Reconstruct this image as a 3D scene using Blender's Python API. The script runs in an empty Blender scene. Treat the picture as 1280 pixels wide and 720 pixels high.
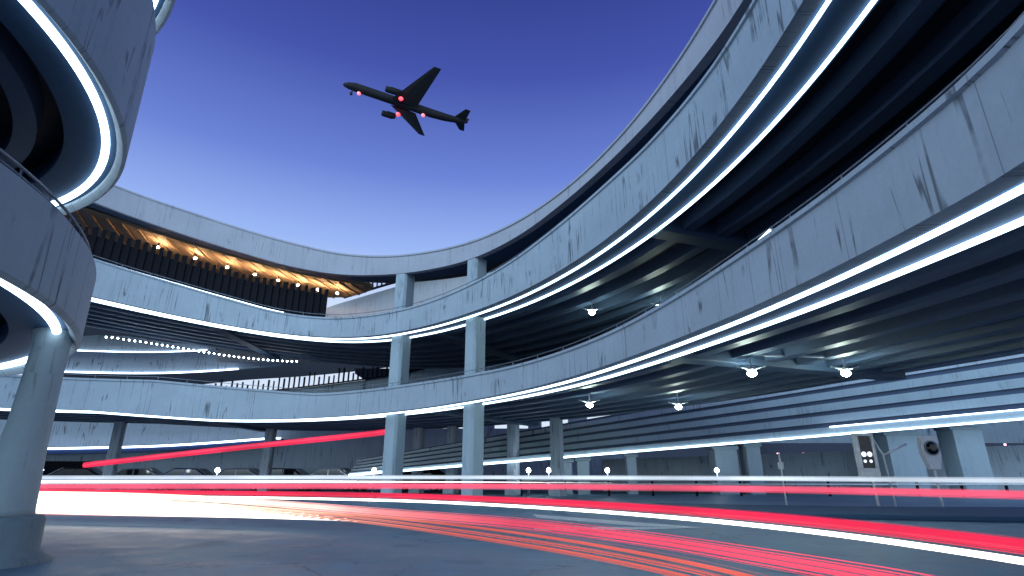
import bpy, bmesh, math, random
from mathutils import Vector, Matrix
random.seed(7)
R=math.radians; PI=math.pi
sc=bpy.context.scene; C=sc.collection

# ------------------------------------------------------------------ materials
def mat(name):
    m=bpy.data.materials.new(name); m.use_nodes=True
    nt=m.node_tree; return m,nt,nt.nodes['Principled BSDF']
def nd(nt,t,**k):
    n=nt.nodes.new(t)
    for a,b in k.items(): setattr(n,a,b)
    return n
def rgb(c): return (c[0],c[1],c[2],1)
def mixc(nt,fac,a,b,mode='MIX'):
    n=nd(nt,'ShaderNodeMix',data_type='RGBA',blend_type=mode)
    for sock,v in ((n.inputs[0],fac),(n.inputs[6],a),(n.inputs[7],b)):
        if hasattr(v,'links'): nt.links.new(v,sock)
        else: sock.default_value=v if not isinstance(v,tuple) else rgb(v)
    return n.outputs[2]
def ramp(nt,src,stops):
    r=nd(nt,'ShaderNodeValToRGB'); e=r.color_ramp.elements
    while len(e)<len(stops): e.new(.5)
    for el,(p,c) in zip(e,stops):
        el.position=p; el.color=rgb(c) if isinstance(c,tuple) else (c,c,c,1)
    nt.links.new(src,r.inputs[0]); return r.outputs[0]
def noise(nt,vec,scale,detail=5,rough=.55,stretch=None):
    if stretch:
        mp=nd(nt,'ShaderNodeMapping'); mp.inputs['Scale'].default_value=stretch
        nt.links.new(vec,mp.inputs[0]); vec=mp.outputs[0]
    n=nd(nt,'ShaderNodeTexNoise'); n.inputs['Scale'].default_value=scale
    n.inputs['Detail'].default_value=detail; n.inputs['Roughness'].default_value=rough
    nt.links.new(vec,n.inputs['Vector']); return n.outputs['Fac']

def concrete(name,col,dark=.72,joint=2.6,streak=.5,rough=.75,use_uv=True):
    """board-marked concrete: cloudy tone, drip stains, formwork joints (uv in metres)"""
    m,nt,b=mat(name)
    tc=nd(nt,'ShaderNodeTexCoord'); v=tc.outputs['UV' if use_uv else 'Object']
    cloud=noise(nt,v,.55,6,.6); fine=noise(nt,v,9,6,.7)
    c=mixc(nt,ramp(nt,cloud,[(.3,0.),(.72,1.)]),tuple(x*dark for x in col),col)
    c=mixc(nt,ramp(nt,fine,[(.25,.35),(.75,0.)]),c,tuple(x*.6 for x in col))
    if use_uv:
        st=noise(nt,v,1.0,4,.6,(3.2,.22,1)); c=mixc(nt,ramp(nt,st,[(.54,0.),(.75,streak)]),c,tuple(x*.42 for x in col))
        # hairline cracks / drips: narrow band of a stretched noise, gated by a second noise
        cr=noise(nt,v,1.0,2,.5,(2.3,.12,1)); band=ramp(nt,cr,[(.485,0.),(.497,1.),(.503,1.),(.515,0.)])
        gate=ramp(nt,noise(nt,v,.9,3,.6),[(.46,0.),(.58,1.)])
        mu=nd(nt,'ShaderNodeMath',operation='MULTIPLY'); nt.links.new(band,mu.inputs[0]); nt.links.new(gate,mu.inputs[1])
        mu2=nd(nt,'ShaderNodeMath',operation='MULTIPLY'); nt.links.new(mu.outputs[0],mu2.inputs[0]); mu2.inputs[1].default_value=.85 if streak>.3 else (.4 if streak>.2 else .15)
        c=mixc(nt,mu2.outputs[0],c,tuple(x*.16 for x in col))
        if joint:
            sx=nd(nt,'ShaderNodeSeparateXYZ'); nt.links.new(v,sx.inputs[0])
            md=nd(nt,'ShaderNodeMath',operation='PINGPONG'); md.inputs[1].default_value=joint/2; nt.links.new(sx.outputs[0],md.inputs[0])
            lt=nd(nt,'ShaderNodeMath',operation='LESS_THAN'); lt.inputs[1].default_value=.008; nt.links.new(md.outputs[0],lt.inputs[0])
            lm=nd(nt,'ShaderNodeMath',operation='MULTIPLY'); nt.links.new(lt.outputs[0],lm.inputs[0]); lm.inputs[1].default_value=.6
            c=mixc(nt,lm.outputs[0],c,tuple(x*.22 for x in col))
    nt.links.new(c,b.inputs['Base Color']); b.inputs['Roughness'].default_value=rough
    bp=nd(nt,'ShaderNodeBump'); bp.inputs['Strength'].default_value=.35; bp.inputs['Distance'].default_value=.02
    nt.links.new(fine,bp.inputs['Height']); nt.links.new(bp.outputs[0],b.inputs['Normal'])
    return m
def plain(name,col,rough=.5,metal=0,var=.25,scale=6):
    m,nt,b=mat(name); tc=nd(nt,'ShaderNodeTexCoord')
    n=noise(nt,tc.outputs['Object'],scale,5,.6)
    nt.links.new(mixc(nt,ramp(nt,n,[(.3,0.),(.7,1.)]),tuple(x*(1-var) for x in col),col),b.inputs['Base Color'])
    b.inputs['Roughness'].default_value=rough; b.inputs['Metallic'].default_value=metal
    return m
def emit(name,col,strength,base=(.6,.6,.6),vary=0,scale=1.):
    m,nt,b=mat(name); b.inputs['Base Color'].default_value=rgb(base)
    b.inputs['Emission Color'].default_value=rgb(col); b.inputs['Emission Strength'].default_value=strength
    if vary:
        tc=nd(nt,'ShaderNodeTexCoord'); n=noise(nt,tc.outputs['Object'],scale,3,.6)
        mr=nd(nt,'ShaderNodeMapRange'); mr.inputs['From Min'].default_value=.3; mr.inputs['From Max'].default_value=.7
        mr.inputs['To Min'].default_value=strength*(1-vary); mr.inputs['To Max'].default_value=strength*(1+vary)
        nt.links.new(n,mr.inputs['Value']); nt.links.new(mr.outputs[0],b.inputs['Emission Strength'])
    return m

M={}
M['conc']=concrete('board_marked_concrete',(.375,.45,.525),dark=.80,streak=.31)
M['conc_top']=concrete('weathered_concrete',(.38,.40,.47),dark=.85,streak=.3)
M['conc_col']=concrete('column_concrete',(.34,.43,.49),dark=.85,joint=0,streak=.25)
M['conc_wall']=concrete('rear_wall_concrete',(.42,.50,.58),dark=.85,joint=3.2,streak=.35)
M['conc_warm']=concrete('rear_wall_buff_concrete',(.38,.40,.44),dark=.85,joint=3.2,streak=.3)
M['soffit']=concrete('edge_beam_concrete',(.022,.075,.17),joint=0,streak=.1)  # underside shade and blue spill of the strips put into the colour
M['girder']=concrete('girder_shade',(.055,.095,.175),joint=0,streak=.2,rough=.55)  # soffit shade put into the girder colour as dark navy
M['under']=concrete('slab_underside_shade',(.015,.022,.04),joint=0,streak=.1)  # deep shade under the decks put into a near-black colour
M['tan_under']=concrete('slab_underside_lit',(.34,.26,.19),joint=0,streak=.2)  # same underside near the warm lamps, their amber glow put into the colour
M['strip']=emit('light_strip',(.62,.84,1.0),3.6,vary=.12,scale=.7)
M['strip_turret']=emit('light_strip_wide',(.66,.86,1.0),4.0)
M['strip_dim']=emit('light_strip_far',(.62,.78,1.0),5)
M['metal']=plain('galvanised_rail',(.22,.25,.3),.45,.7)
M['dark']=plain('dark_metal',(.008,.009,.014),.9,0)
M['dark'].node_tree.nodes['Principled BSDF'].inputs['Specular IOR Level'].default_value=.15
M['white']=plain('white_enamel',(.72,.75,.8),.4)
M['lamp']=emit('lamp_glass',(.80,1.0,.88),170)
M['warm']=emit('warm_lamp_glass',(1.0,.58,.27),650)
M['bulb']=emit('small_bulb',(.8,.9,1.0),25)
M['glass']=plain('dark_glass',(.01,.012,.02),.06)
M['black_lens']=plain('lens_glass',(.006,.006,.01),.12)
M['tyre']=plain('tyre_rubber',(.012,.012,.014),.8)
M['plane']=plain('aircraft_skin',(.004,.004,.007),.8)
M['red_lamp']=emit('red_lamp',(1.0,.015,.03),1.8)
M['pink_lamp']=emit('pale_red_lamp',(1.0,.12,.12),1.4)
M['tr_red']=emit('red_tail_light',(1.0,.03,.10),.72,base=(.1,0,.01),vary=.3,scale=.35)
M['tr_pink']=emit('pink_tail_light',(1.0,.12,.22),.7,base=(.1,.01,.02),vary=.35,scale=.35)
M['tr_orange']=emit('orange_tail_light',(1.0,.20,.14),.75,base=(.1,.02,.01),vary=.35,scale=.4)
def trail_mat(name,hot,cool,x0,x1,k0,k1):
    m,nt,b=mat(name); tc=nd(nt,'ShaderNodeTexCoord'); sx=nd(nt,'ShaderNodeSeparateXYZ'); nt.links.new(tc.outputs['Object'],sx.inputs[0])
    mr=nd(nt,'ShaderNodeMapRange'); mr.inputs['From Min'].default_value=x0; mr.inputs['From Max'].default_value=x1; nt.links.new(sx.outputs[0],mr.inputs['Value'])
    nt.links.new(mixc(nt,mr.outputs[0],hot,cool),b.inputs['Emission Color'])
    m2=nd(nt,'ShaderNodeMapRange'); m2.inputs['From Min'].default_value=0; m2.inputs['From Max'].default_value=1; m2.inputs['To Min'].default_value=k0; m2.inputs['To Max'].default_value=k1; nt.links.new(mr.outputs[0],m2.inputs['Value'])
    n=noise(nt,tc.outputs['Object'],.35,3,.6); m3=nd(nt,'ShaderNodeMapRange'); m3.inputs['From Min'].default_value=.3; m3.inputs['From Max'].default_value=.7; m3.inputs['To Min'].default_value=.7; m3.inputs['To Max'].default_value=1.3; nt.links.new(n,m3.inputs['Value'])
    mu=nd(nt,'ShaderNodeMath',operation='MULTIPLY'); nt.links.new(m2.outputs[0],mu.inputs[0]); nt.links.new(m3.outputs[0],mu.inputs[1]); nt.links.new(mu.outputs[0],b.inputs['Emission Strength'])
    b.inputs['Base Color'].default_value=(.1,.02,.02,1); return m
M['tr_hotpink']=trail_mat('hot_to_pink_tail_light',(1.,.85,.62),(1.,.085,.17),-5.5,0.,2.2,.68)
M['tr_hotorange']=trail_mat('hot_to_orange_tail_light',(1.,.75,.5),(1.,.17,.13),-4.5,-.5,1.7,.5)
M['tr_faint']=emit('faint_blue_light',(.45,.62,.80),.42,base=(.2,.2,.2),vary=.4,scale=.3)
M['tr_white']=emit('headlight_white',(1.0,.95,.84),2.6,base=(.2,.2,.2),vary=.3,scale=.3)
M['tr_pale']=emit('headlight_pale_blue',(.66,.78,.92),.75,base=(.2,.2,.2),vary=.35,scale=.3)

# ground: worn asphalt, faintly glossy
m,nt,b=mat('worn_asphalt'); tc=nd(nt,'ShaderNodeTexCoord'); v=tc.outputs['Object']
big=noise(nt,v,.22,6,.6); mid=noise(nt,v,1.6,7,.7); fine=noise(nt,v,38,4,.7)
c=mixc(nt,ramp(nt,big,[(.32,0.),(.68,1.)]),(.11,.22,.32),(.17,.32,.43))
c=mixc(nt,ramp(nt,mid,[(.42,.65),(.62,0.)]),c,(.06,.13,.20))
c=mixc(nt,ramp(nt,fine,[(.35,.45),(.6,0.)]),c,(.04,.055,.08))
ty=noise(nt,v,1.0,3,.5,(.12,2.4,1)); c=mixc(nt,ramp(nt,ty,[(.5,0.),(.72,.45)]),c,(.06,.13,.20))
vo=nd(nt,'ShaderNodeTexVoronoi',feature='DISTANCE_TO_EDGE'); vo.inputs['Scale'].default_value=.42
wob=nd(nt,'ShaderNodeTexNoise'); wob.inputs['Scale'].default_value=1.3; wob.inputs['Detail'].default_value=6; nt.links.new(v,wob.inputs['Vector'])
vm=nd(nt,'ShaderNodeVectorMath',operation='MULTIPLY_ADD'); nt.links.new(wob.outputs['Color'],vm.inputs[0]); vm.inputs[1].default_value=(1.6,1.6,0); nt.links.new(v,vm.inputs[2]); nt.links.new(vm.outputs[0],vo.inputs['Vector'])
crk=nd(nt,'ShaderNodeMath',operation='MULTIPLY'); nt.links.new(ramp(nt,vo.outputs['Distance'],[(.0,1.),(.012,0.)]),crk.inputs[0]); nt.links.new(ramp(nt,noise(nt,v,.35,3,.5),[(.45,0.),(.55,.85)]),crk.inputs[1])
c=mixc(nt,crk.outputs[0],c,(.018,.03,.045))
st=noise(nt,v,.8,2,.4); c=mixc(nt,ramp(nt,st,[(.62,0.),(.72,.5)]),c,(.035,.07,.11))
nt.links.new(c,b.inputs['Base Color'])
nt.links.new(ramp(nt,mid,[(.35,.42),(.65,.65)]),b.inputs['Roughness'])
bp=nd(nt,'ShaderNodeBump'); bp.inputs['Strength'].default_value=.4; bp.inputs['Distance'].default_value=.01
nt.links.new(fine,bp.inputs['Height']); nt.links.new(bp.outputs[0],b.inputs['Normal']); M['ground']=m

# ------------------------------------------------------------------ object helpers
def empty(name,loc=(0,0,0),rz=0,parent=None):
    o=bpy.data.objects.new(name,None); C.objects.link(o); o.location=loc; o.rotation_euler=(0,0,rz)
    if parent: o.parent=parent
    return o
def tag(o,label=None,cat=None,group=None,kind=None):
    if label:o['label']=label
    if cat:o['category']=cat
    if group:o['group']=group
    if kind:o['kind']=kind
    return o
class MB:
    """collects shapes, links them as one mesh object"""
    def __init__(s): s.bm=bmesh.new(); s.uv=s.bm.loops.layers.uv.new('UVMap')
    def face(s,vs,uvs=None):
        try: f=s.bm.faces.new(vs)
        except ValueError: return None
        if uvs:
            for l,u in zip(f.loops,uvs): l[s.uv].uv=u
        return f
    def box(s,a,b_,M4=None):
        x0,y0,z0=a; x1,y1,z1=b_
        P=[(x0,y0,z0),(x1,y0,z0),(x1,y1,z0),(x0,y1,z0),(x0,y0,z1),(x1,y0,z1),(x1,y1,z1),(x0,y1,z1)]
        if M4 is not None: W=[M4@Vector(p) for p in P]
        else: W=[Vector(p) for p in P]
        V=[s.bm.verts.new(p) for p in W]
        for q in ((3,2,1,0),(4,5,6,7),(0,1,5,4),(1,2,6,5),(2,3,7,6),(3,0,4,7)):
            p=[P[i] for i in q]
            if q in((3,2,1,0),(4,5,6,7)): uv=[(t[0],t[1]) for t in p]
            elif q in((0,1,5,4),(2,3,7,6)): uv=[(t[0],t[2]) for t in p]
            else: uv=[(t[1],t[2]) for t in p]
            s.face([V[i] for i in q],uv)
        return s
    def tube(s,pts,rad,n=8,cap=True):
        """rad: number or list"""
        pts=[Vector(p) for p in pts]; L=0; rings=[]
        for i,p in enumerate(pts):
            t=(pts[min(i+1,len(pts)-1)]-pts[max(i-1,0)]).normalized()
            up=Vector((0,0,1)) if abs(t.z)<.95 else Vector((1,0,0))
            a=t.cross(up).normalized(); b_=a.cross(t).normalized()
            r=rad[i] if isinstance(rad,(list,tuple)) else rad
            if i: L+=(p-pts[i-1]).length
            rings.append(([s.bm.verts.new(p+a*math.cos(2*PI*k/n)*r+b_*math.sin(2*PI*k/n)*r) for k in range(n)],L,r))
        for (A,la,ra),(B,lb,rb) in zip(rings,rings[1:]):
            for k in range(n):
                j=(k+1)%n; u0=2*PI*k/n*max(ra,.01); u1=2*PI*(k+1)/n*max(ra,.01)
                f=s.face([A[k],A[j],B[j],B[k]],[(u0,la),(u1,la),(u1,lb),(u0,lb)])
                if f: f.smooth=True
        if cap: s.face(rings[0][0][::-1]); s.face(rings[-1][0])
        return s
    def lathe(s,prof,n=40,org=(0,0)):
        rings=[]
        for r,z in prof: rings.append([s.bm.verts.new((org[0]+r*math.cos(2*PI*k/n),org[1]+r*math.sin(2*PI*k/n),z)) for k in range(n)])
        for (A,B,(ra,za),(rb,zb)) in zip(rings,rings[1:],prof,prof[1:]):
            for k in range(n):
                j=(k+1)%n; rr=max(ra,rb)
                f=s.face([A[k],A[j],B[j],B[k]],[(2*PI*k/n*rr,za),(2*PI*(k+1)/n*rr,za),(2*PI*(k+1)/n*rr,zb),(2*PI*k/n*rr,zb)])
                if f: f.smooth=True
        s.face(rings[0][::-1]); s.face(rings[-1]); return s
    def sweep(s,prof,phis,org,arc_r=20.,closed=False):
        """prof(phi)->closed polygon [(r,z)...] swept round org; sharp edges between facets"""
        secs=[]
        for a in phis:
            ca,sa=math.cos(R(a)),math.sin(R(a)); secs.append([(org[0]+r*ca,org[1]+r*sa,z,r) for r,z in prof(a)])
        n=len(secs[0]); VV=[[s.bm.verts.new(p[:3]) for p in q] for q in secs]
        for i in range(len(phis)-1):
            u0=R(phis[i])*arc_r; u1=R(phis[i+1])*arc_r
            for k in range(n):
                j=(k+1)%n; p,q=secs[i][k],secs[i][j]
                horiz=abs(p[3]-q[3])>abs(p[2]-q[2])
                va,vb=(p[3],q[3]) if horiz else (p[2],q[2])
                f=s.face([VV[i][k],VV[i][j],VV[i+1][j],VV[i+1][k]],[(u0,va),(u0,vb),(u1,vb),(u1,va)])
        s.face(VV[0]); s.face(VV[-1][::-1]); return s
    def build(s,name,material,parent=None,bevel=0,loc=None):
        bmesh.ops.recalc_face_normals(s.bm,faces=s.bm.faces)
        me=bpy.data.meshes.new(name); s.bm.to_mesh(me); s.bm.free()
        o=bpy.data.objects.new(name,me); C.objects.link(o); me.materials.append(material)
        if parent: o.parent=parent
        if loc: o.location=loc
        if bevel:
            md=o.modifiers.new('b','BEVEL'); md.width=bevel; md.segments=2; md.limit_method='ANGLE'
        return o
def copy_tree(o,parent=None):
    c=o.copy(); C.objects.link(c); c.parent=parent
    for ch in list(o.children): copy_tree(ch,c)
    return c
def frange(a,b,n): return [a+(b-a)*i/(n-1) for i in range(n)]
def curve_of(tab):
    """smooth (Catmull-Rom) interpolation of a table of (x,y); flat beyond its ends"""
    def f(x):
        if x<=tab[0][0]: return tab[0][1]
        if x>=tab[-1][0]: return tab[-1][1]
        for i in range(len(tab)-1):
            if tab[i][0]<=x<=tab[i+1][0]: break
        x0,y0=tab[i]; x1,y1=tab[i+1]; h=x1-x0; t=(x-x0)/h
        m0=(y1-tab[i-1][1])/(x1-tab[i-1][0])*h if i>0 else (y1-y0)
        m1=(tab[i+2][1]-y0)/(tab[i+2][0]-x0)*h if i+2<len(tab) else (y1-y0)
        return (2*t**3-3*t*t+1)*y0+(t**3-2*t*t+t)*m0+(-2*t**3+3*t*t)*y1+(t**3-t*t)*m1
    return f
def smooth_path(pts,n):
    P=[Vector(p) for p in pts]; d=[0]
    for a,b_ in zip(P,P[1:]): d.append(d[-1]+(b_-a).length)
    fx,fy,fz=[curve_of([(d[i],P[i][k]) for i in range(len(P))]) for k in range(3)]
    return [Vector((fx(t),fy(t),fz(t))) for t in frange(0,d[-1],n)]

# ------------------------------------------------------------------ ground
ORG=(-15.4,6.9)                      # centre of the great spiral (metres)
g=MB(); g.box((-900,-900,-.5),(900,900,0)); tag(g.build('ground',M['ground']),kind='structure')
mk=plain('road_paint',(.62,.68,.72),.55,var=.45,scale=9)
# worn arrow marking on the road surface
a=MB(); z=.004
def flat(mb,pts,z):
    mb.face([mb.bm.verts.new((x,y,z)) for x,y in pts],[(x,y) for x,y in pts])
flat(a,[(.6,17.6),(.7,16.3),(3.0,13.75),(4.3,13.5)],z)
flat(a,[(.5,12.7),(3.1,13.05),(4.4,13.49),(.5,13.6)],z+.001)
tag(a.build('lane_arrow_marking',mk),kind='structure')
# traffic island with a kerb, right
k=MB()
isl=[(4.6,20.5),(5.6,18.6),(7.8,16.1),(12.5,14.8),(26,13.6),(26,18.6),(13,19.0),(8,20.2),(5.5,21.4)]
k.face([k.bm.verts.new((x,y,0.0)) for x,y in isl]); 
ex=bmesh.ops.extrude_face_region(k.bm,geom=list(k.bm.faces)); bmesh.ops.translate(k.bm,verts=[e for e in ex['geom'] if isinstance(e,bmesh.types.BMVert)],vec=(0,0,.13))
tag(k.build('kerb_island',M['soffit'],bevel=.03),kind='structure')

# ------------------------------------------------------------------ great ring decks
Atop=curve_of([(-8,4.84),(0,5.07),(8,5.2),(16,5.15),(24,5.03),(32,4.93),(40,4.87),(48,4.86),(56,4.82),(64,4.75),(72,4.73),(80,4.98),(88,5.24),(96,5.49)])  # deck heights, and rear-wall ones below, baked from image pixels at assumed radii
Abot=curve_of([(-8,3.72),(0,3.94),(8,4.08),(16,4.14),(24,4.1),(32,4.0),(40,3.91),(48,3.82),(56,3.72),(64,3.64),(72,3.59),(80,3.58),(88,3.63),(96,3.8),(104,3.98)])
Btop=curve_of([(8,9.62),(16,9.68),(24,9.66),(32,9.40),(40,8.98),(48,8.62),(56,8.36),(64,8.30),(72,8.45),(80,8.94),(88,9.72),(96,10.51),(104,11.25),(112,12.0),(124,13.)])
Bbot=curve_of([(0,8.25),(8,8.16),(16,8.03),(24,7.87),(32,7.7),(40,7.53),(48,7.39),(56,7.27),(64,7.25),(72,7.45),(80,7.84),(88,8.33),(96,8.86),(104,9.39),(112,9.9),(124,10.6)])
Ctop=curve_of([(8,11.9),(16,11.67),(24,11.39),(32,11.13),(40,10.95),(48,10.93),(56,11.14),(64,11.49),(72,12.08),(80,12.95),(88,13.87),(96,14.8),(104,15.65),(112,16.5),(124,17.6)])
Cbot=curve_of([(8,10.83),(16,10.92),(24,10.85),(32,10.6),(40,10.25),(48,10.08),(56,10.19),(64,10.46),(72,10.89),(80,11.6),(88,12.49),(96,13.38),(104,14.25),(112,15.1),(124,16.2)])
PH=frange(-58,140,133)
def rect(r0,r1,f0,f1): return lambda a:[(r0,f0(a)),(r1,f0(a)),(r1,f1(a)),(r0,f1(a))]
def ring_tube(r,zf,rad,phis,n=6):
    m=MB(); m.tube([(ORG[0]+r*math.cos(R(a)),ORG[1]+r*math.sin(R(a)),zf(a)) for a in phis],rad,n); return m
def deck(label,top,bot,width,rails=True,strips=2,r0=20.,mat_f='conc',beams=True):
    t=empty('ramp_deck',(0,0,0)); tag(t,label,'ramp','spiral ramp decks ringing the courtyard')
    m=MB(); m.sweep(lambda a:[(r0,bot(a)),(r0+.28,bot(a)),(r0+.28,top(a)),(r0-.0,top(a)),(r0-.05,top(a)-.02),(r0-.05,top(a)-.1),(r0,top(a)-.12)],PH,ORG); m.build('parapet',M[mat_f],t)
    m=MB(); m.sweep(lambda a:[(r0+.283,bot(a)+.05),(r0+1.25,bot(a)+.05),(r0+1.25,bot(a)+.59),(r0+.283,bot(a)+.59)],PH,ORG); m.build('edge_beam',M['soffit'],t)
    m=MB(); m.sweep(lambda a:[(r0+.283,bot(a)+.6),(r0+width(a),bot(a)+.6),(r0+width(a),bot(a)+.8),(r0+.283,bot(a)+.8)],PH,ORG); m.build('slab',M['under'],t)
    if beams:
        wm=width(0); kk=0; r=r0+2.0
        while r+.5<r0+wm-.3:
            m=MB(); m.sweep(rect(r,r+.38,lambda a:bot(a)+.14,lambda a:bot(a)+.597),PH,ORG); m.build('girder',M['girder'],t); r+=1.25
        for a0 in (-20,22,57,92,125):
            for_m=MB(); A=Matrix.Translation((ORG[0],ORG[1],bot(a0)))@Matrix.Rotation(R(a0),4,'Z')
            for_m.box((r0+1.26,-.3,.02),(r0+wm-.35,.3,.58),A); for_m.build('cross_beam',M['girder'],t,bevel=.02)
    if strips:
        ring_tube(r0+.40,lambda a:bot(a)-.005,.040,PH).build('light_strip',M['strip'],t)
        ring_tube(r0+1.12,lambda a:bot(a)+.0,.042,PH).build('light_strip',M['strip'],t)
    if rails:
        m=ring_tube(r0+.14,lambda a:top(a)+.17,.014,PH)
        for i in range(-14,35):
            a0=i*4.0; x,y=ORG[0]+(r0+.14)*math.cos(R(a0)),ORG[1]+(r0+.14)*math.sin(R(a0)); m.tube([(x,y,top(a0)-.05),(x,y,top(a0)+.17)],.014,6)
        m.build('handrail',M['metal'],t)
    if strips:
     m=MB(); m.sweep(lambda a:[(r0+width(a)+.003,bot(a)+.35),(r0+width(a)+.22,bot(a)+.35),(r0+width(a)+.22,bot(a)+1.5),(r0+width(a)+.003,bot(a)+1.5)],PH,ORG); m.build('outer_parapet',M['conc_wall'],t)
    return t
deck('lowest grey concrete ramp deck with two light strips, sweeping just over the road',Atop,Abot,lambda a:11.)
deck('middle concrete ramp deck with two light strips and long girders on its underside',Btop,Bbot,lambda a:11.)
cw=curve_of([(30,2.3),(45,3.2),(58,3.0),(70,3.2),(80,3.4),(124,3.6)])
deck('topmost concrete ramp ring against the sky, without light strips',Ctop,Cbot,cw,rails=False,strips=0,r0=20.5,mat_f='conc_top',beams=False)

# orange-lit service zone under the topmost ring, left: warm lamps and ribs
def on_ring(r,a,z): return (ORG[0]+r*math.cos(R(a)),ORG[1]+r*math.sin(R(a)),z)
RO=curve_of([(72,24.0),(78,26.5),(86,29.0),(94,29.6)])
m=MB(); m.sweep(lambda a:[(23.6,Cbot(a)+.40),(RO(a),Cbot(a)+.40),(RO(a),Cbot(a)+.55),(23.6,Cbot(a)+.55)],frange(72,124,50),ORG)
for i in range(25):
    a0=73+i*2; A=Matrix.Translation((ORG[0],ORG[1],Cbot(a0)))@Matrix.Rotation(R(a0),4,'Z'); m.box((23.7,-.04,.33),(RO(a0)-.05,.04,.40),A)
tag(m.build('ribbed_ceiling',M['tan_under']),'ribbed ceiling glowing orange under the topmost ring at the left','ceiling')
wl=None
for i,a0 in enumerate((79,82,85,88,91.5,95.5,100,105)):
    x,y,z=on_ring(25.0,a0,Cbot(a0)+.04)
    if wl is None:
        o=empty('warm_ceiling_lamp'); h=MB(); h.lathe([(.02,.2),(.03,.19),(.03,.06),(.02,.045)],12); h.build('lamp_housing',M['dark'],o)
        h=MB(); h.lathe([(.02,.0),(.05,-.01),(.07,-.05),(.05,-.09),(.02,-.10)],16); h.build('lamp_glass',M['warm'],o); wl=o
    else: o=copy_tree(wl)
    o.location=(x,y,z); tag(o,'warm orange lamp glowing under the topmost ring at the left','lamp','warm lamps under the topmost ring')

# picket screens on the decks
def picket(label,phi0,phi1,r,topf,base,step,material,solid=.45,jit=.12,hw=.035):
    t=empty('picket_fence'); tag(t,label,'fence')
    n=int((phi1-phi0)*R(1)*r/step); rnd=random.Random(3); m=MB()
    for i in range(n):
        a0=phi0+(phi1-phi0)*i/n; A=Matrix.Translation((ORG[0],ORG[1],0))@Matrix.Rotation(R(a0),4,'Z')
        w=hw*(1+rnd.random()*.8); m.box((r-.03,-w,base(a0)+.05),(r+.03,w,topf(a0)+rnd.uniform(-jit,jit)),A)
    m.build('pickets',material,t)
    m=MB(); m.sweep(rect(r+.035,r+.11,base,lambda a:base(a)+(topf(a)-base(a))*solid),frange(phi0,phi1,40),ORG); m.build('kick_board',material,t)
    return t
W1=curve_of([(50,14.6),(60,15.0),(65,14.9),(76,14.2),(85,13.),(91,11.9),(100,11.4)])
W2=curve_of([(0,10.2),(38,10.3),(48,10.0),(52,9.7),(65,8.7),(75,7.75),(86,7.05),(93,6.6),(101,6.25)])
W3t=curve_of([(83,10.1),(95,9.9),(105,9.85),(111,10.1),(119,9.6)]); W3b=curve_of([(80,9.6),(88,9.05),(98,8.3),(107,7.8),(118,7.5)])
SCR=curve_of([(60,9.6),(66,9.75),(72,10.0),(77,10.5),(90,11.65),(102,13.0),(110,13.8)])
picket('dark picket screen rising against the orange glow on the middle ramp deck',76,118,21.9,lambda a:SCR(a)+.22,lambda a:Bbot(a)+.87,.42,M['dark'],solid=.86,jit=.05,hw=.07)
picket('row of thin dark pickets on top of the buff outer wall',52,84,30.8,lambda a:W1(a)+1.3,lambda a:W1(a)-.05,.35,M['dark'],solid=.12,jit=.35)
picket('row of thin dark pickets on top of the grey wall behind the lowest ramp',58,104,31.6,lambda a:W2(a)+.75,lambda a:W2(a)-.05,.35,M['dark'],solid=.12,jit=.25)
def ringwall(name,label,r,bot,top,p0,p1,material,th=.3):
    m=MB(); m.sweep(rect(r,r+th,bot,top),frange(p0,p1,50),ORG,arc_r=r); return tag(m.build(name,material),label,'wall')
ringwall('outer_wall','buff concrete outer wall seen between the middle ramp and the topmost ring',31.6,lambda a:8.6,W1,50,100,M['conc_warm'])
ringwall('outer_wall','grey concrete wall rising to the right behind the lowest ramp parapet',32.0,lambda a:4.6,W2,10,103,M['conc_wall'])
w3=ringwall('outer_wall','tapering grey concrete band below the dotted lights at the left',33.,W3b,W3t,81,122,M['conc_wall'])
m=ring_tube(32.9,lambda a:W3b(a)+.02,.05,frange(98,122,24)); m.build('light_strip',M['strip_dim'],w3)
m=MB(); FW=curve_of([(60,12.2),(66,11.7),(75,10.5),(86,9.6),(93,9.1),(101,8.6),(108,7.9),(122,7.6)]); m.sweep(rect(40,40.3,FW,lambda a:14.5),frange(58,122,40),ORG); tag(m.build('far_dark_sheet',M['under']),'added near-black sheet filling the dark zone above the strip of sky behind the grey band at the left','wall')  # near-black sheet added to shut out sky where the levels lie in shade
w4=ringwall('outer_wall','thin upper concrete band with its own light line, below the dotted lights',31.2,lambda a:W3b(a)+1.15,lambda a:W3t(a)-.15,100,122,M['conc_wall'])
m=ring_tube(31.1,lambda a:W3b(a)+1.17,.035,frange(101,122,24)); m.build('light_strip',M['strip_dim'],w4)
# highlight of the lit ledge above the middle parapet, left, imitated by a glowing tube
m=ring_tube(20.5,lambda a:Btop(a)+.06,.05,frange(80,122,40)); tag(m.build('ledge_highlight',M['strip_dim']),'thin glowing tube imitating the lit ledge along the top of the middle parapet at the left','light')
# string of little lamps
t=empty('light_string'); tag(t,'string of tiny white bulbs under the middle ramp at the left','light string')
DZ=curve_of([(86,8.0),(89,8.05),(95,8.3),(102,8.75),(105,8.95),(110,9.2)])
m=ring_tube(28,DZ,.02,frange(87,111,40)); m.build('cable',M['dark'],t)
for i in range(38):
    a0=87+i*.64; b=MB(); b.lathe([(.01,.05),(.05,.03),(.055,0),(.02,-.05)],8); b.build('bulb',M['bulb'],t,loc=on_ring(28,a0,DZ(a0)-.04))

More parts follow.
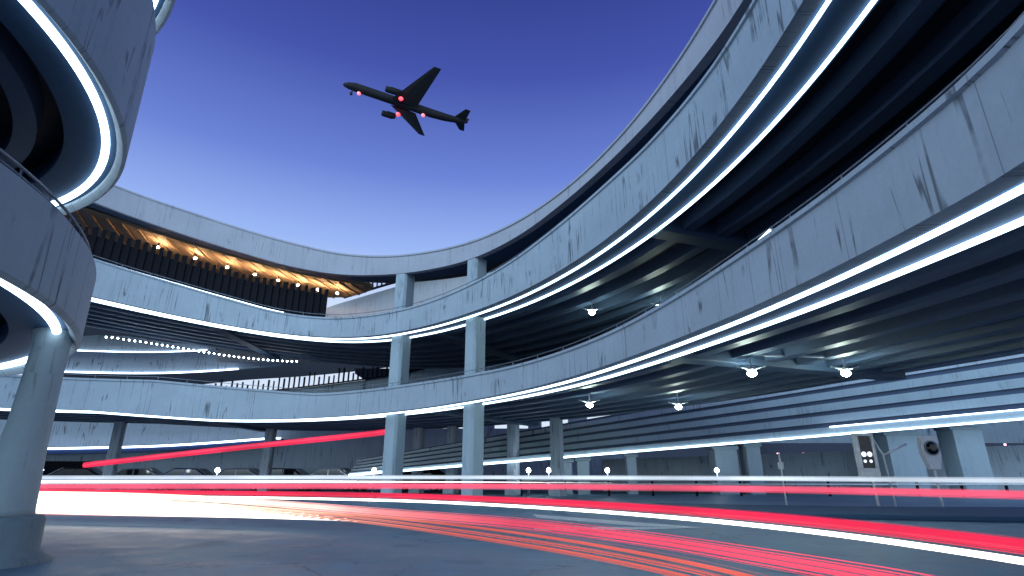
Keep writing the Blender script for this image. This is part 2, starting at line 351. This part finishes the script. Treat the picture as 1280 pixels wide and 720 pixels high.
# ------------------------------------------------------------------ columns of the ring
def column(label,a0,r,z1,wr,wt,material,ch=.10):
    x,y,_=on_ring(r,a0,0); t=empty('concrete_column',(x,y,0),R(a0)); tag(t,label,'column')
    bm=MB(); a,b=wr/2,wt/2; pr=[(-a+ch,-b),(a-ch,-b),(a,-b+ch),(a,b-ch),(a-ch,b),(-a+ch,b),(-a,b-ch),(-a,-b+ch)]
    lo=[bm.bm.verts.new((x,y,-.2)) for x,y in pr]; hi=[bm.bm.verts.new((x,y,z1)) for x,y in pr]; u=0
    for i in range(8):
        j=(i+1)%8; L=math.dist(pr[i],pr[j]); bm.face([lo[i],lo[j],hi[j],hi[i]],[(u,0),(u+L,0),(u+L,z1),(u,z1)]); u+=L
    bm.face(lo[::-1]); bm.face(hi); bm.build('shaft',material,t,bevel=.015)
    bm=MB(); bm.box((-a-.05,-b-.05,-.1),(a+.05,b+.05,.3)); bm.build('plinth',material,t,bevel=.03)
    return t
column('tall concrete column left of the pair carrying the ramps, where the red streak ends',60.9,20.9,Cbot(60)+.9,.75,.72,M['conc_col'])
column('tall concrete column right of the pair carrying the ramps',48.5,20.9,Cbot(48)+.9,.75,.64,M['conc_col'])
for i,a0 in enumerate((90.5,71,66.5,58.5,53,-18,-32,108,126)):
    lab={0:'dark round-shouldered column behind the red streak, left of the tall pair',1:'dark column seen between the two tall columns, left one',2:'dark column seen between the two tall columns, right one'}.get(i,'dark concrete column in the shade at the outer edge of the lowest ramp')
    t=column(lab,a0,29.6,Abot(a0)+.6,.6,.6,M['conc_wall']); 
    if i>2: t['group']='shaded outer columns'

# ------------------------------------------------------------------ ceiling lamps
def ceiling_lamp(): 
    o=empty('ceiling_lamp'); h=MB(); h.lathe([(.03,.12),(.05,.11),(.08,.07),(.11,.05),(.12,.0),(.11,-.01)],24); h.build('lamp_housing',M['white'],o)
    h=MB(); h.lathe([(.03,-.012),(.08,-.03),(.125,-.08),(.115,-.13),(.07,-.17),(.02,-.185)],20); h.build('lamp_glass',M['lamp'],o)
    h=MB(); h.tube([(0,0,.12),(0,0,.45)],.02,8); h.tube([(-.4,0,.1),(-.15,0,.04),(.15,0,.04),(.4,0,.1)],.02,6); h.build('stem',M['white'],o); return o
cl=None
for (x,y,z,lab) in [(6.7,15.15,3.78,'bright greenish ceiling lamp, largest one under the lowest ramp'),(9.57,15.55,3.85,'ceiling lamp beside the pale duct under the lowest ramp'),
        (3.0,21.4,3.62,'ceiling lamp nearest the tall columns under the lowest ramp'),(6.72,22.33,3.65,'small ceiling lamp above the dark wall vent'),
        (3.2,20.9,7.2,'bright ceiling lamp under the middle ramp'),(5.9,20.6,7.3,'faint ceiling lamp under the middle ramp, right of the bright one')]:
    if cl is None: o=cl=ceiling_lamp()
    else: o=copy_tree(cl)
    o.location=(x,y,z+.12); tag(o,lab,'lamp','round ceiling lamps')
m=MB(); m.tube(smooth_path([(6.7,15.15,4.32),(8.2,15.2,4.30),(9.57,15.55,4.33)],12),.03,6); tag(m.build('conduit',M['white']),'pale conduit linking two ceiling lamps under the lowest ramp','conduit')
o=empty('parapet_lamp',on_ring(20.14,6.2,Atop(6.2)+.02)); tag(o,'small bright lamp on the parapet of the lowest ramp at the right','lamp')
h=MB(); h.box((-.06,-.35,0),(.06,.35,.06)); h.build('lamp_housing',M['metal'],o,bevel=.01)
h=MB(); h.box((-.085,-.32,.01),(-.062,.32,.05)); h.build('lamp_glass',M['strip_turret'],o)

# ------------------------------------------------------------------ round ramp tower, left
TO=(-11.33,5.03)
def tower_deck(label,zb,zt,rad,rail=True,spread=0.,tspread=0.):
    t=empty('tower_ramp',(TO[0],TO[1],0)); tag(t,label,'ramp','decks of the round ramp tower')
    full=frange(-180,180,145); o=(0,0)
    # winding deck: climbs gently with the angle
    f0=lambda a:zb+spread*(40-a)/90 if -180<a<=180 else zb; f1=lambda a:zt+tspread*(40-a)/90
    def sw(prof,name,mt):
        m=MB(); m.sweep(prof,full,o,arc_r=rad); return m.build(name,M[mt],t)
    sw(lambda a:[(rad-.16,f0(a)+.10),(rad-.06,f0(a)),(rad,f0(a)+.06),(rad-.02,f1(a)),(rad-.26,f1(a)),(rad-.26,f0(a)+.65),(rad-.16,f0(a)+.6)],'parapet','conc')
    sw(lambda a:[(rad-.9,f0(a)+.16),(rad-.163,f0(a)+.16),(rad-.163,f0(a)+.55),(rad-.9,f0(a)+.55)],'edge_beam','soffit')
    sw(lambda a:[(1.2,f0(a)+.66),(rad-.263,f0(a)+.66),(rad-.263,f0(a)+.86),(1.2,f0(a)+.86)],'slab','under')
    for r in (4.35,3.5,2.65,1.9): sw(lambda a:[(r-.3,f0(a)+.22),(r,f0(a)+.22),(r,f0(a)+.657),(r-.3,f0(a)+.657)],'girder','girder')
    m=MB(); m.tube([((rad-.32)*math.cos(R(a)),(rad-.32)*math.sin(R(a)),f0(a)+.125) for a in full],.06,8,cap=False); m.build('light_strip',M['strip_turret'],t)
    if rail:
        m=MB(); rr=rad-.13
        m.tube([(rr*math.cos(R(a)),rr*math.sin(R(a)),f1(a)+.20) for a in full],.02,6,cap=False)
        m.tube([(rr*math.cos(R(a)),rr*math.sin(R(a)),f1(a)+.10) for a in full],.012,6,cap=False)
        for i in range(60):
            a0=-179+i*6; m.tube([(rr*math.cos(R(a0)),rr*math.sin(R(a0)),f1(a0)-.05),(rr*math.cos(R(a0)),rr*math.sin(R(a0)),f1(a0)+.20)],.015,5)
        m.build('handrail',M['metal'],t)
    return t
tower_deck('lower deck of the round ramp tower, railed, resting on the thick column',3.10,4.20,5.65,spread=.5,tspread=.65)
tower_deck('middle deck of the round ramp tower with a wide curved light strip, upper left',6.4,8.9,5.62,rail=False,spread=.5,tspread=.3)
tower_deck('highest deck of the round ramp tower, just cut off by the top left edge',10.3,12.2,5.74,rail=False)
m=MB(); m.lathe([(1.19,-.1),(1.19,12.)],40); tag(m.build('tower_core',M['conc_col'],loc=(TO[0],TO[1],0)),'round concrete core at the centre of the ramp tower','column')
t=empty('round_column',(-7.16,8.3,0)); tag(t,'thick round column on a drum base under the ramp tower, bottom left','column')
m=MB(); m.lathe([(.34,.60),(.325,.7),(.275,1.6),(.24,2.6),(.235,3.0),(.27,3.3)],40); m.build('shaft',M['conc_col'],t)
m=MB(); m.lathe([(.66,-.1),(.66,.04),(.56,.10),(.49,.17),(.47,.56),(.44,.61),(.33,.62)],40); m.build('drum_base',concrete('dark_drum_concrete',(.17,.25,.31),joint=0,streak=.3),t)  # drum base tone darker than the shaft above

# ------------------------------------------------------------------ straight access ramp, far right
db=lambda x:1.62+.0795*(x+1.8); dt=lambda x:3.14+.171*(x+1.8)
t=empty('access_ramp',(0,32,0)); tag(t,'straight access ramp with stepped horizontal ribs climbing to the right','ramp')
X0,X1=-9.,44.
def xbeam(name,y0,y1,f0,f1,mt,x0=X0,x1=X1):
    m=MB(); V=[]
    for x in (x0,x1): V.append([m.bm.verts.new((x,y,z)) for y,z in ((y0,f0(x)),(y1,f0(x)),(y1,f1(x)),(y0,f1(x)))])
    for k in range(4):
        j=(k+1)%4; zs=[(x0,V[0][k].co.z+V[0][k].co.y),(x0,V[0][j].co.z+V[0][j].co.y),(x1,V[1][j].co.z+V[1][j].co.y),(x1,V[1][k].co.z+V[1][k].co.y)]
        m.face([V[0][k],V[0][j],V[1][j],V[1][k]],zs)
    m.face(V[0]); m.face(V[1][::-1]); return m.build(name,M[mt] if isinstance(mt,str) else mt,t)
for i in range(5):
    lo=lambda x,i=i:db(x)+(dt(x)-db(x))*i/5.; hi=lambda x,i=i:db(x)+(dt(x)-db(x))*(i+.62)/5.
    xbeam('rib',.35*i-.25,.35*i+.3,lo,hi,'conc_col' if i<4 else 'conc_wall')
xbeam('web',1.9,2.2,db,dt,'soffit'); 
for i in range(5):
    xbeam('recess',.35*i+.303,.35*i+.55,lambda x,i=i:db(x)+(dt(x)-db(x))*i/5.,lambda x,i=i:db(x)+(dt(x)-db(x))*(i+.98)/5.,'girder')  # dark bars between the ribs, gap shade put into their colour
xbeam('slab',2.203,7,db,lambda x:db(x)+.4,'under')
m=MB(); m.tube([(X0,-.33,db(X0)-.02),(X1,-.33,db(X1)-.02)],.055,8); m.build('light_strip',M['strip'],t)
m=MB(); m.tube([(18,-.3,db(18)+.42),(X1,-.3,db(X1)+.62)],.035,8); m.build('light_strip',M['strip_dim'],t)
# pillars below it
for i,(x,w,wy,lab) in enumerate([(3.1,.7,.6,'slim pale pillar, left of the close pair under the access ramp'),(4.1,.7,.6,'slim pale pillar, right of the close pair under the access ramp'),(6.9,.55,.6,'narrow grey pillar standing alone under the access ramp'),
        (12.3,1.3,1.1,'broad pillar under the access ramp, left of the dark gap before the signs'),(13.9,.8,1.1,'pillar close right of the broad one under the access ramp'),
        (22.6,1.9,1.3,'broad pillar behind the round-faced sign'),(26.4,1.7,1.3,'rightmost broad pillar under the access ramp')]):
    m=MB(); h=db(x-w/2)-.06; m.box((-w/2,-wy/2,-.1),(w/2,wy/2,h-.2)); m.box((-w/2-.12,-wy/2,h-.2),(w/2+.12,wy/2,h))
    tag(m.build('ramp_pillar',M['conc_col'],bevel=.03,loc=(x,33.2,0)),lab,'pillar')
# low wall behind, darkness and town lights beyond
m=MB(); V=[]
for x,z in ((6,2.0),(18,2.35),(46,3.3)): V.append([m.bm.verts.new((x,y,zz)) for y,zz in ((38,0),(38.3,0),(38.3,z),(38,z))])
for p,q in zip(V,V[1:]):
    for k in range(4): j=(k+1)%4; m.face([p[k],p[j],q[j],q[k]],[(p[k].co.x,p[k].co.z+p[k].co.y),(p[j].co.x,p[j].co.z+p[j].co.y),(q[j].co.x,q[j].co.z+q[j].co.y),(q[k].co.x,q[k].co.z+q[k].co.y)])
m.face(V[0]); m.face(V[-1][::-1]); tag(m.build('low_wall',M['conc_wall']),'low grey wall behind the pillars of the access ramp','wall')
# rear building wall above the ramp
t=empty('rear_building',(0,41.5,0)); tag(t,'plain lilac-grey rear building wall with open bays at its left, above the access ramp','building')
def part(name,a,b_,mt): 
    m=MB(); m.box(a,b_); return m.build(name,mt,t,bevel=.01)
part('wall',(8.6,0,3.2),(46,.4,8.3),M['conc_wall']); part('wall',(-12,.0,.2),(8.597,.4,4.25),M['conc_wall'])
for x,w in ((-6.4,1.3),(-4.4,.8),(-1.9,1.2),(1.7,1.0),(4.9,1.4)): part('pier',(x-w/2,.02,4.25),(x+w/2,.42,8.3),M['conc_wall'])
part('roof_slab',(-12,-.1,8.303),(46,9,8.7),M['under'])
part('vent',(11.3,-.14,5.0),(12.3,-.003,6.2),M['dark']); part('vent',(7.3,-.14,5.25),(8.1,-.003,5.65),M['dark'])
part('duct',(17.2,-1.4,6.0),(20.6,-.003,8.0),M['white']); part('duct',(20.603,-1.2,6.6),(23.5,-.003,7.6),M['metal'])

# rear walls left
g1=curve_of([(94,3.55),(106,2.95),(117,2.65)])
gw=ringwall('rear_wall','grey rear wall below the lowest ramp, ground level left',36.,lambda a:-.1,lambda a:4.6,84,128,M['conc_wall'])
m=MB(); m.sweep(rect(35.2,35.9,lambda a:g1(a)-.32,g1),frange(93,124,30),ORG); m.build('canopy',plain('navy_canopy',(.02,.05,.16),.4),gw)
m=ring_tube(35.12,lambda a:g1(a)+.03,.07,frange(93,124,30)); m.build('light_strip',M['strip_dim'],gw)
m=MB(); m.sweep(rect(35.8,35.99,lambda a:.0,lambda a:1.9),frange(113,121,12),ORG); m.build('opening_shade_panel',M['dark'],gw)  # near-black panel on the wall, painting the shade of an opening
# ground level barrier rails at the left, behind the streaks
def guardrail(label,pts,zt,step,post_h):
    t=empty('guardrail'); tag(t,label,'guardrail'); P=smooth_path(pts,60)
    m=MB(); m.tube([p+Vector((0,0,zt)) for p in P],.055,8); m.tube([p+Vector((0,0,zt-.22)) for p in P],.045,8); m.build('rail',M['white'],t)
    d=0; last=P[0]; nx=0
    for p,q in zip(P,P[1:]):
        L=(q-p).length
        while nx<=d+L:
            s=p+(q-p)*((nx-d)/L); m=MB(); m.box((-.05,.06,-.05),(.05,.16,zt+.04)); m.build('post',M['dark'],t,loc=s); nx+=step
        d+=L
guardrail('long white guardrail with dark posts running right from the tall columns',[(.5,30.5,0),(12,30.3,0),(34,30,0)],.8,2.3,.8)
guardrail('white guardrail in front of the parked cars at the left',[(-26,27.5,0),(-17,29.5,0),(-6,30.2,0)],.85,2.6,.8)

# ------------------------------------------------------------------ signs at the right
t=empty('lane_signal',(12.25,19.7,0)); tag(t,'tall white-framed signal panel with two white discs on dark glass, on a post','signal')
m=MB(); m.tube([(.1,0,0),(.06,0,1.2)],.05,10); m.build('post',M['white'],t)
m=MB(); 
m.box((-.32,-.12,1.05),(.32,.12,1.32)); m.box((-.32,-.12,2.38),(.32,.12,2.48)); m.box((-.32,-.12,1.323),(-.22,.12,2.377)); m.box((.22,-.12,1.323),(.32,.12,2.377)); m.build('frame',M['white'],t,bevel=.02)
m=MB(); m.box((-.217,-.06,1.325),(.217,.08,2.375)); m.build('panel',M['glass'],t)
dm=emit('lit_disc',(.8,.88,1),1.1)
for x,z,r in ((-.1,1.78,.085),(.1,1.78,.085),(-.1,1.55,.05),(.1,1.55,.05)):
    m=MB(); m.tube([(x,-.06,z),(x,-.075,z)],r,20); m.build('disc',dm,t)
m=MB(); m.tube([(.33,0,2.35),(.62,.02,1.75),(.70,.02,0)],.03,8); m.tube([(.62,.02,1.75),(1.55,.1,2.12)],.035,8); m.build('stay_arm',M['white'],t)
t=empty('mirror_sign',(14.5,19.7,0)); tag(t,'round dark lens in a white tapered housing on a thin white post','sign')
m=MB(); m.tube([(0,0,0),(.02,0,1.35)],.04,10); m.build('post',M['white'],t)
m=MB(); hs=[(-.29,2.40),(.29,2.40),(.31,1.75),(.19,1.27),(-.14,1.27),(-.31,1.75)]
f=[m.bm.verts.new((x,-.1,z)) for x,z in hs]; bk=[m.bm.verts.new((x,.12,z)) for x,z in hs]; m.face(f); m.face(bk[::-1])
for i in range(6): j=(i+1)%6; m.face([f[i],bk[i],bk[j],f[j]])
m.build('housing',M['white'],t,bevel=.03)
m=MB(); m.tube([(0,-.10,1.98),(0,-.15,1.98)],.25,32); m.build('lens_ring',M['metal'],t)
m=MB(); m.tube([(0,-.151,1.98),(0,-.19,1.98),(0,-.21,1.98)],[.215,.19,.09],32); m.build('lens',M['black_lens'],t)
t=empty('marker_post',(10.1,21.5,0)); tag(t,'thin white marker post with a small cap, left of the signal panel','post')
m=MB(); m.tube([(0,0,0),(0,0,1.9)],.035,8); m.build('pole',M['white'],t); m=MB(); m.box((-.09,-.05,1.3),(.09,.05,1.55)); m.build('plate',M['white'],t,bevel=.01)

# ------------------------------------------------------------------ parked cars (far left)
def car(paint):
    t=empty('parked_car')
    prof=[(-2.15,.42),(-2.2,.75),(-2.05,.95),(-1.25,1.02),(-.65,1.42),(.75,1.45),(1.45,1.02),(2.1,.92),(2.2,.6),(2.12,.32),(-2.0,.30)]
    m=MB()
    def ex(m,pr,y0,y1):
        a=[m.bm.verts.new((x,y0,z)) for x,z in pr]; b=[m.bm.verts.new((x,y1,z)) for x,z in pr]; m.face(a); m.face(b[::-1])
        for i in range(len(pr)): j=(i+1)%len(pr); m.face([a[i],b[i],b[j],a[j]])
    ex(m,prof,-.86,.86); m.build('body',paint,t,bevel=.09)
    m=MB()
    for y in (-.875,.845):
        m=MB(); ex(m,[(-1.1,1.0),(-.62,1.34),(-.02,1.37),(-.02,1.0)],y,y+.03); m.build('side_window',M['glass'],t)
        m=MB(); ex(m,[(.05,1.0),(.05,1.37),(.68,1.36),(1.25,1.0)],y,y+.03); m.build('side_window',M['glass'],t)
    m=MB(); ex(m,[(-1.30,1.04),(-.70,1.425),(-.66,1.40),(-1.24,1.01)],-.7,.7); m.build('windscreen',M['glass'],t)
    m=MB(); ex(m,[(1.50,1.03),(.80,1.455),(.76,1.43),(1.42,1.01)],-.7,.7); m.build('rear_window',M['glass'],t)
    for x in (-1.35,1.35):
        for s in (-1,1):
            w=empty('wheel',(x,s*.80,.32),parent=t); m=MB(); m.tube([(0,-.1,0),(0,.1,0)],.32,20); m.build('tyre',M['tyre'],w)
            m=MB(); m.tube([(0,s*.101,0),(0,s*.115,0)],.2,14); m.build('rim',M['metal'],w)
    for s in (-1,1):
        m=MB(); m.box((-2.225,s*.62-.16,.66),(-2.15,s*.62+.16,.80)); m.build('headlight',M['white'],t,bevel=.02)
        m=MB(); m.box((2.15,s*.62-.16,.68),(2.225,s*.62+.16,.82)); m.build('tail_light',plain('lamp_red',(.35,.01,.01),.2),t,bevel=.02)
    return t
cols=[('silver',(.35,.38,.42)),('dark blue',(.05,.08,.2)),('black',(.02,.02,.026)),('white',(.7,.72,.76)),('grey',(.22,.24,.28))]
protos={}
order=['dark blue','black','silver','dark blue','grey','black','white','grey','black']
where=['nearest the round tower column','second from the left end of the row','third from the left end of the row','at the left of the row centre','in the middle of the row','just right of the row centre','third from the right end of the row','left of the tall column','at the right end of the row']
for i,cn in enumerate(order):
    if cn not in protos: protos[cn]=o=car(plain('car_paint_'+cn.replace(' ','_'),dict(cols)[cn],.25,.3,var=.1))
    else: o=copy_tree(protos[cn])
    a0=118-i*5.6; x,y,_=on_ring(32.5,a0,0); o.location=(x,y,0); o.rotation_euler=(0,0,R(a0+90+random.uniform(-4,4)) if i%2 else R(a0-90))
    tag(o,cn+' parked car behind the guardrail, '+where[i],'car','cars parked beyond the ramp at the left')

# small bollard lamps on the ground level
bl=None
for x,y,lab in ((-7.5,31.2,'small bright bollard lamp at the left of the tall columns'),(.9,31.2,'small bright bollard lamp just right of the tall columns'),(2.0,31.3,'small bollard lamp beside the slim pale pillars, left of them'),(5.2,31.3,'small bollard lamp right of the slim pale pillars'),(-23.5,28.6,'small bright bollard lamp close to the round tower column'),(-15.5,30.2,'small bollard lamp among the parked cars'),(11.2,31.4,'small bollard lamp at the foot of the broad left pillar')):
    if bl is None:
        o=bl=empty('bollard_lamp'); h=MB(); h.lathe([(.09,0),(.09,.04),(.05,.06),(.045,1.18)],14); h.build('post',M['metal'],o); h=MB(); h.lathe([(.05,1.181),(.11,1.22),(.12,1.32),(.05,1.40),(.01,1.41)],14); h.build('lamp_glass',M['bulb'],o)
    else: o=copy_tree(bl)
    o.location=(x,y,0); tag(o,lab,'lamp','bollard lamps at ground level')
# ------------------------------------------------------------------ town beyond
rnd=random.Random(11); wm_=[emit('lit_window_warm',(1,.35,.45),2.5),emit('lit_window_cool',(.7,.8,1),2)]
fac=plain('night_facade',(.03,.035,.06),.8)
for i,(x,y,w,h,lab) in enumerate([(30,120,44,10,'dark low building with scattered pink lights, seen past the broad pillar'),(68,126,36,12,'dark building with few lights behind the signal panel'),(106,120,42,14,'dark block far right beyond the low wall'),(-4,152,40,8.5,'distant dark building seen between the tall columns'),(-75,150,100,10,'distant dark building beyond the left of the ring'),(152,130,54,17,'dark block farthest to the right')]):
    t=empty('distant_building',(x,y,0)); tag(t,lab,'building')
    m=MB(); m.box((-w/2,0,-.1),(w/2,12,h)); m.build('wall',fac,t); m=MB(); m.box((-w/2-.4,-.4,h+.003),(w/2+.4,12.4,h+.5)); m.build('roof',M['dark'],t)
    for k in range(16):
        wx=rnd.uniform(-w/2+1,w/2-1); wz=1.4+1.7*rnd.randrange(max(1,int((h-1.5)/1.7))); m=MB(); m.box((wx-.25,-.06,wz),(wx+.25,-.003,wz+.4)); m.build('window',wm_[k%3==0],t)

# ------------------------------------------------------------------ airliner
t=empty('airliner'); tag(t,'dark airliner silhouette climbing overhead with red lamps','airliner')
def loft(stat,n=20):
    """stat: list of (x,z,ry,rz)"""
    m=MB(); rr=[]
    for x,z,ry,rz in stat: rr.append([m.bm.verts.new((x,ry*math.cos(2*PI*k/n),z+rz*math.sin(2*PI*k/n))) for k in range(n)])
    for A,B in zip(rr,rr[1:]):
        for k in range(n):
            f=m.face([A[k],A[(k+1)%n],B[(k+1)%n],B[k]]); 
            if f: f.smooth=True
    m.face(rr[0][::-1]); m.face(rr[-1]); return m
# nose at -x, tail at +x, z up, span along y
loft([(-19,-.5,.05,.05),(-18.5,-.4,.6,.55),(-17.4,-.2,1.0,.95),(-15.5,0,1.25,1.3),(-12,0,1.3,1.35),(8,0,1.3,1.35),(12,.3,1.15,1.2),(16,.9,.85,.95),(19,1.3,.25,.3)]).build('fuselage',M['plane'],t)
def wing(root,tip,name,parent=t):
    """root/tip: (x_lead,x_trail,y,z,thick)"""
    m=MB(); V=[]
    for xl,xt,y,z,th in (root,tip):
        c=xt-xl; V.append([m.bm.verts.new(p) for p in ((xl,y,z),(xl+c*.3,y,z+th),(xl+c*.65,y,z+th*.7),(xt,y,z),(xl+c*.6,y,z-th*.5),(xl+c*.25,y,z-th*.6))])
    for k in range(6): m.face([V[0][k],V[0][(k+1)%6],V[1][(k+1)%6],V[1][k]])
    m.face(V[0]); m.face(V[1][::-1]); return m.build(name,M['plane'],parent)
for s in (-1,1):
    wing((-4.5,3.2,s*1.2,-.9,.5),(5.2,7.3,s*13.2,3.9,.12),'wing')
    wing((14.5,18.2,s*.5,1.2,.2),(17.2,18.8,s*4.2,1.9,.06),'tailplane')
    e=empty('engine',(-4.6,s*4.6,-1.7),parent=t); m=MB(); m.tube([(-1.9,0,0),(-1.2,0,0),(1.2,0,0),(2.3,0,0)],[.8,.92,.85,.45],20); m.build('nacelle',M['plane'],e)
    m=MB(); m.box((-.6,-.12,.8),(2.6,.12,1.6)); m.build('pylon',M['plane'],e)
    m=MB(); m.lathe([(.1,-.7),(.5,-.55),(.7,-.1),(.45,.25)],14); m.build('red_lamp',M['red_lamp'],e,loc=(2.9,-s*1.6,.1))
m=MB(); V=[[m.bm.verts.new((x,yy,z)) for x,z in ((15.6,1.5),(18.2,3.0),(19.3,3.0),(18.8,1.4))] for yy in (-.15,.15)]
m.face(V[0]); m.face(V[1][::-1])
for k in range(4): m.face([V[0][k],V[0][(k+1)%4],V[1][(k+1)%4],V[1][k]])
m.build('tail_fin',M['plane'],t)
for x,mt in ((-13.8,'pink_lamp'),(5.6,'pink_lamp')):
    m=MB(); m.lathe([(.1,-.5),(.5,-.35),(.55,0),(.3,.2)],14); m.build('beacon',M[mt],t,loc=(x,0,-1.9))
m=MB(); m.box((-15.9,-.12,-3.2),(-15.6,.12,-1.2)); m.tube([(-15.75,-.3,-3.2),(-15.75,.3,-3.2)],.4,12); m.build('nose_gear',M['plane'],t)
TH=R(18.68); f_=Vector((0,math.cos(TH),math.sin(TH))); u_=Vector((0,-math.sin(TH),math.cos(TH))); r_=Vector((1,0,0))
Fx=Vector((.94,-.27,-.19)).normalized(); Sy=Vector((-.33,-.50,-.80)); Sy=(Sy-Fx*Sy.dot(Fx)).normalized(); Uz=Fx.cross(Sy)
# heading, span and up of the aircraft in world space (climbing, banked, about 165 m away)
W=lambda q:(r_*q.x+u_*q.y-f_*q.z)
ax,ay,az=W(Fx),W(Sy),W(Uz)
PLANE_FLIP=False
mtx=Matrix((ax,ay,az)).transposed().to_4x4(); mtx.translation=Vector((-32.5,92.7,0)) ; t.matrix_world=mtx
pp=Vector((0,0,1.2))+f_*164+r_*(164*(508-640)/680)+u_*(164*(360-131)/680); print('plane at',pp); t.location=pp

# ------------------------------------------------------------------ streaks of light along the road
def streak(label,pts,layers,cat='light trail'):
    """layers: (part name, material, z0, z1, n, rad, t0, t1): thin glowing tubes stacked between z0 and z1 above the path"""
    t=empty('light_trail'); tag(t,label,cat,'light trails over the road'); rnd=random.Random(hash(len(label))%97)
    P=smooth_path(pts,72)
    for nm,mt,z0,z1,n,rad0,t0,t1 in layers:
        m=MB(); a=int(t0*71); b=max(a+3,int(t1*71))
        n=int(n*2.6); hot='white' in mt
        for i in range(n):
            t_=i/(max(1,n-1)); e_=1-abs(2*t_-1)**2.2; rad=rad0*(.22+.78*e_)*rnd.uniform(.6,1.12)*.50
            if hot: rad=rad0
            z=z0+(z1-z0)*(t_-.5+(2*t_-1)*abs(2*t_-1)*.12+.5)+rnd.uniform(-.002,.002); off=0 if hot else rnd.uniform(-.03,.03); bb=max(a+4,min(72,b-int((.5*t_ if hot else rnd.random()*.35)*(b-a)))) if t1<1 else 72
            Q=[p+Vector((off,off,z-p.z+ .0)) for p in P[a:bb]]
            m.tube(Q,[rad*(1 if t1>=1 else min(1,max(.08,(len(Q)-1-k)/18))) for k in range(len(Q))],5,cap=True)
        m.build(nm,M[mt],t)
    return t
pa=[(-15.0,15.2,0),(-10.8,14.2,0),(-5.75,13.0,0),(-2.2,11.6,0),(0,9.87,0),(1.72,7.88,0),(2.85,5.83,0),(3.3,3.74,0),(3.3,1.2,0)]
streak('broad red and white light trail sweeping from the round column to the right edge',pa,[('red_streak','tr_red',.705,.79,7,.014,0,1),('white_streak','tr_white',.645,.665,2,.011,0,1),('white_streak','tr_white',.28,.615,16,.016,0,.50),('orange_streak','tr_orange',.21,.265,3,.014,0,.42)])
pdd=[(-13,13.6,0),(-8.5,12.2,0),(-5.2,10.2,0),(-3.0,8.3,0),(-1.28,6.7,0),(0,5.56,0),(.93,4.31,0),(1.42,3.34,0),(1.75,2.5,0),(2.0,1.0,0)]
streak('broad pink-red light trail nearest the lane arrow, leaving at the bottom edge',pdd,[('pink_streak','tr_hotpink',.71,.785,7,.012,.02,1)])
streak('thin orange light trail below the broad pink-red one',[(-6.5,10.2,0),(-4.4,8.7,0),(-2.28,6.96,0),(-1.14,6.02,0),(0,4.75,0),(.76,3.56,0),(1.15,2.6,0),(1.4,1.2,0)],[('orange_streak','tr_hotorange',.735,.76,3,.010,0,1)])
streak('lowest dim orange light trail crossing the dark road',[(-6.0,9.6,0),(-3.9,8.0,0),(-1.86,6.23,0),(-1.02,5.39,0),(0,4.16,0),(.54,3.4,0),(.93,2.6,0),(1.2,1.2,0)],[('orange_streak','tr_hotorange',.72,.765,4,.010,0,1)])
pb=[(-16,17.4,0),(-11,18.2,0),(-4.99,18.6,0),(1.49,17.8,0),(7.1,14.9,0),(9.47,12.3,0),(12.5,9.0,0)]
streak('pink light trail running level in front of the guardrail',pb,[('pink_streak','tr_pink',.70,.84,6,.02,0,1)])
streak('pale blue-white light trail just above the pink one',[(x,y+.8,0) for x,y,_ in pb],[('pale_streak','tr_pale',.98,1.08,5,.014,0,1),('white_streak','tr_white',.88,.92,2,.014,0,.62)])
t=empty('light_trail'); tag(t,'thick red light trail rising to the left one of the tall columns','light trail','light trails over the road')
m=MB(); m.tube(smooth_path([(-21.3,28.5,1.52),(-14,28.2,2.3),(-6.9,27.0,2.92),(-5.6,26.6,3.05)],30),.13,10); m.build('red_streak',M['tr_red'],t)

# ------------------------------------------------------------------ sky, skyglow fill lamp, camera
w=bpy.data.worlds.new('World'); sc.world=w; w.use_nodes=True; nt=w.node_tree; bg=nt.nodes['Background']
sky=nd(nt,'ShaderNodeTexSky',sky_type='NISHITA'); sky.sun_disc=False; sky.sun_elevation=R(1.5); sky.sun_rotation=R(200); sky.air_density=1.5; sky.dust_density=.5; sky.ozone_density=6
tc=nd(nt,'ShaderNodeTexCoord'); sx=nd(nt,'ShaderNodeSeparateXYZ'); nt.links.new(tc.outputs['Generated'],sx.inputs[0])
grad=ramp(nt,sx.outputs[2],[(0,(.72,.84,1.0)),(.27,(.64,.76,.98)),(.38,(.33,.48,.92)),(.50,(.15,.235,.68)),(.64,(.060,.092,.41)),(.80,(.024,.036,.22)),(1.,(.018,.026,.15))])
sc10=mixc(nt,1.,grad,(10.,10.,10.),'MULTIPLY')
out=mixc(nt,.95,sky.outputs[0],sc10)
nt.links.new(out,bg.inputs['Color']); bg.inputs['Strength'].default_value=.084
s=bpy.data.lights.new('skyglow_fill','SUN'); s.energy=2.5; s.angle=R(70); s.color=(.62,.86,1.0); so=bpy.data.objects.new('skyglow_fill',s); C.objects.link(so); so.rotation_euler=(R(64),0,R(-30))  # broad bluish lamp added as soft dusk skyglow from behind the camera
cam=bpy.data.cameras.new('camera'); co=bpy.data.objects.new('camera',cam); C.objects.link(co); sc.camera=co
cam.sensor_width=36; cam.lens=36*680/1280; co.location=(0,0,1.2); co.rotation_euler=(R(90)+TH,0,0); cam.clip_end=3000; cam.clip_start=.05
sc.view_settings.view_transform='Standard'; sc.view_settings.look='None'; sc.view_settings.gamma=1; sc.view_settings.use_curve_mapping=False
sc.view_settings.exposure=.32
sc.render.engine='CYCLES'; sc.cycles.use_denoising=True; sc.cycles.max_bounces=5; sc.cycles.diffuse_bounces=3; sc.cycles.use_light_tree=True; sc.cycles.sample_clamp_indirect=4
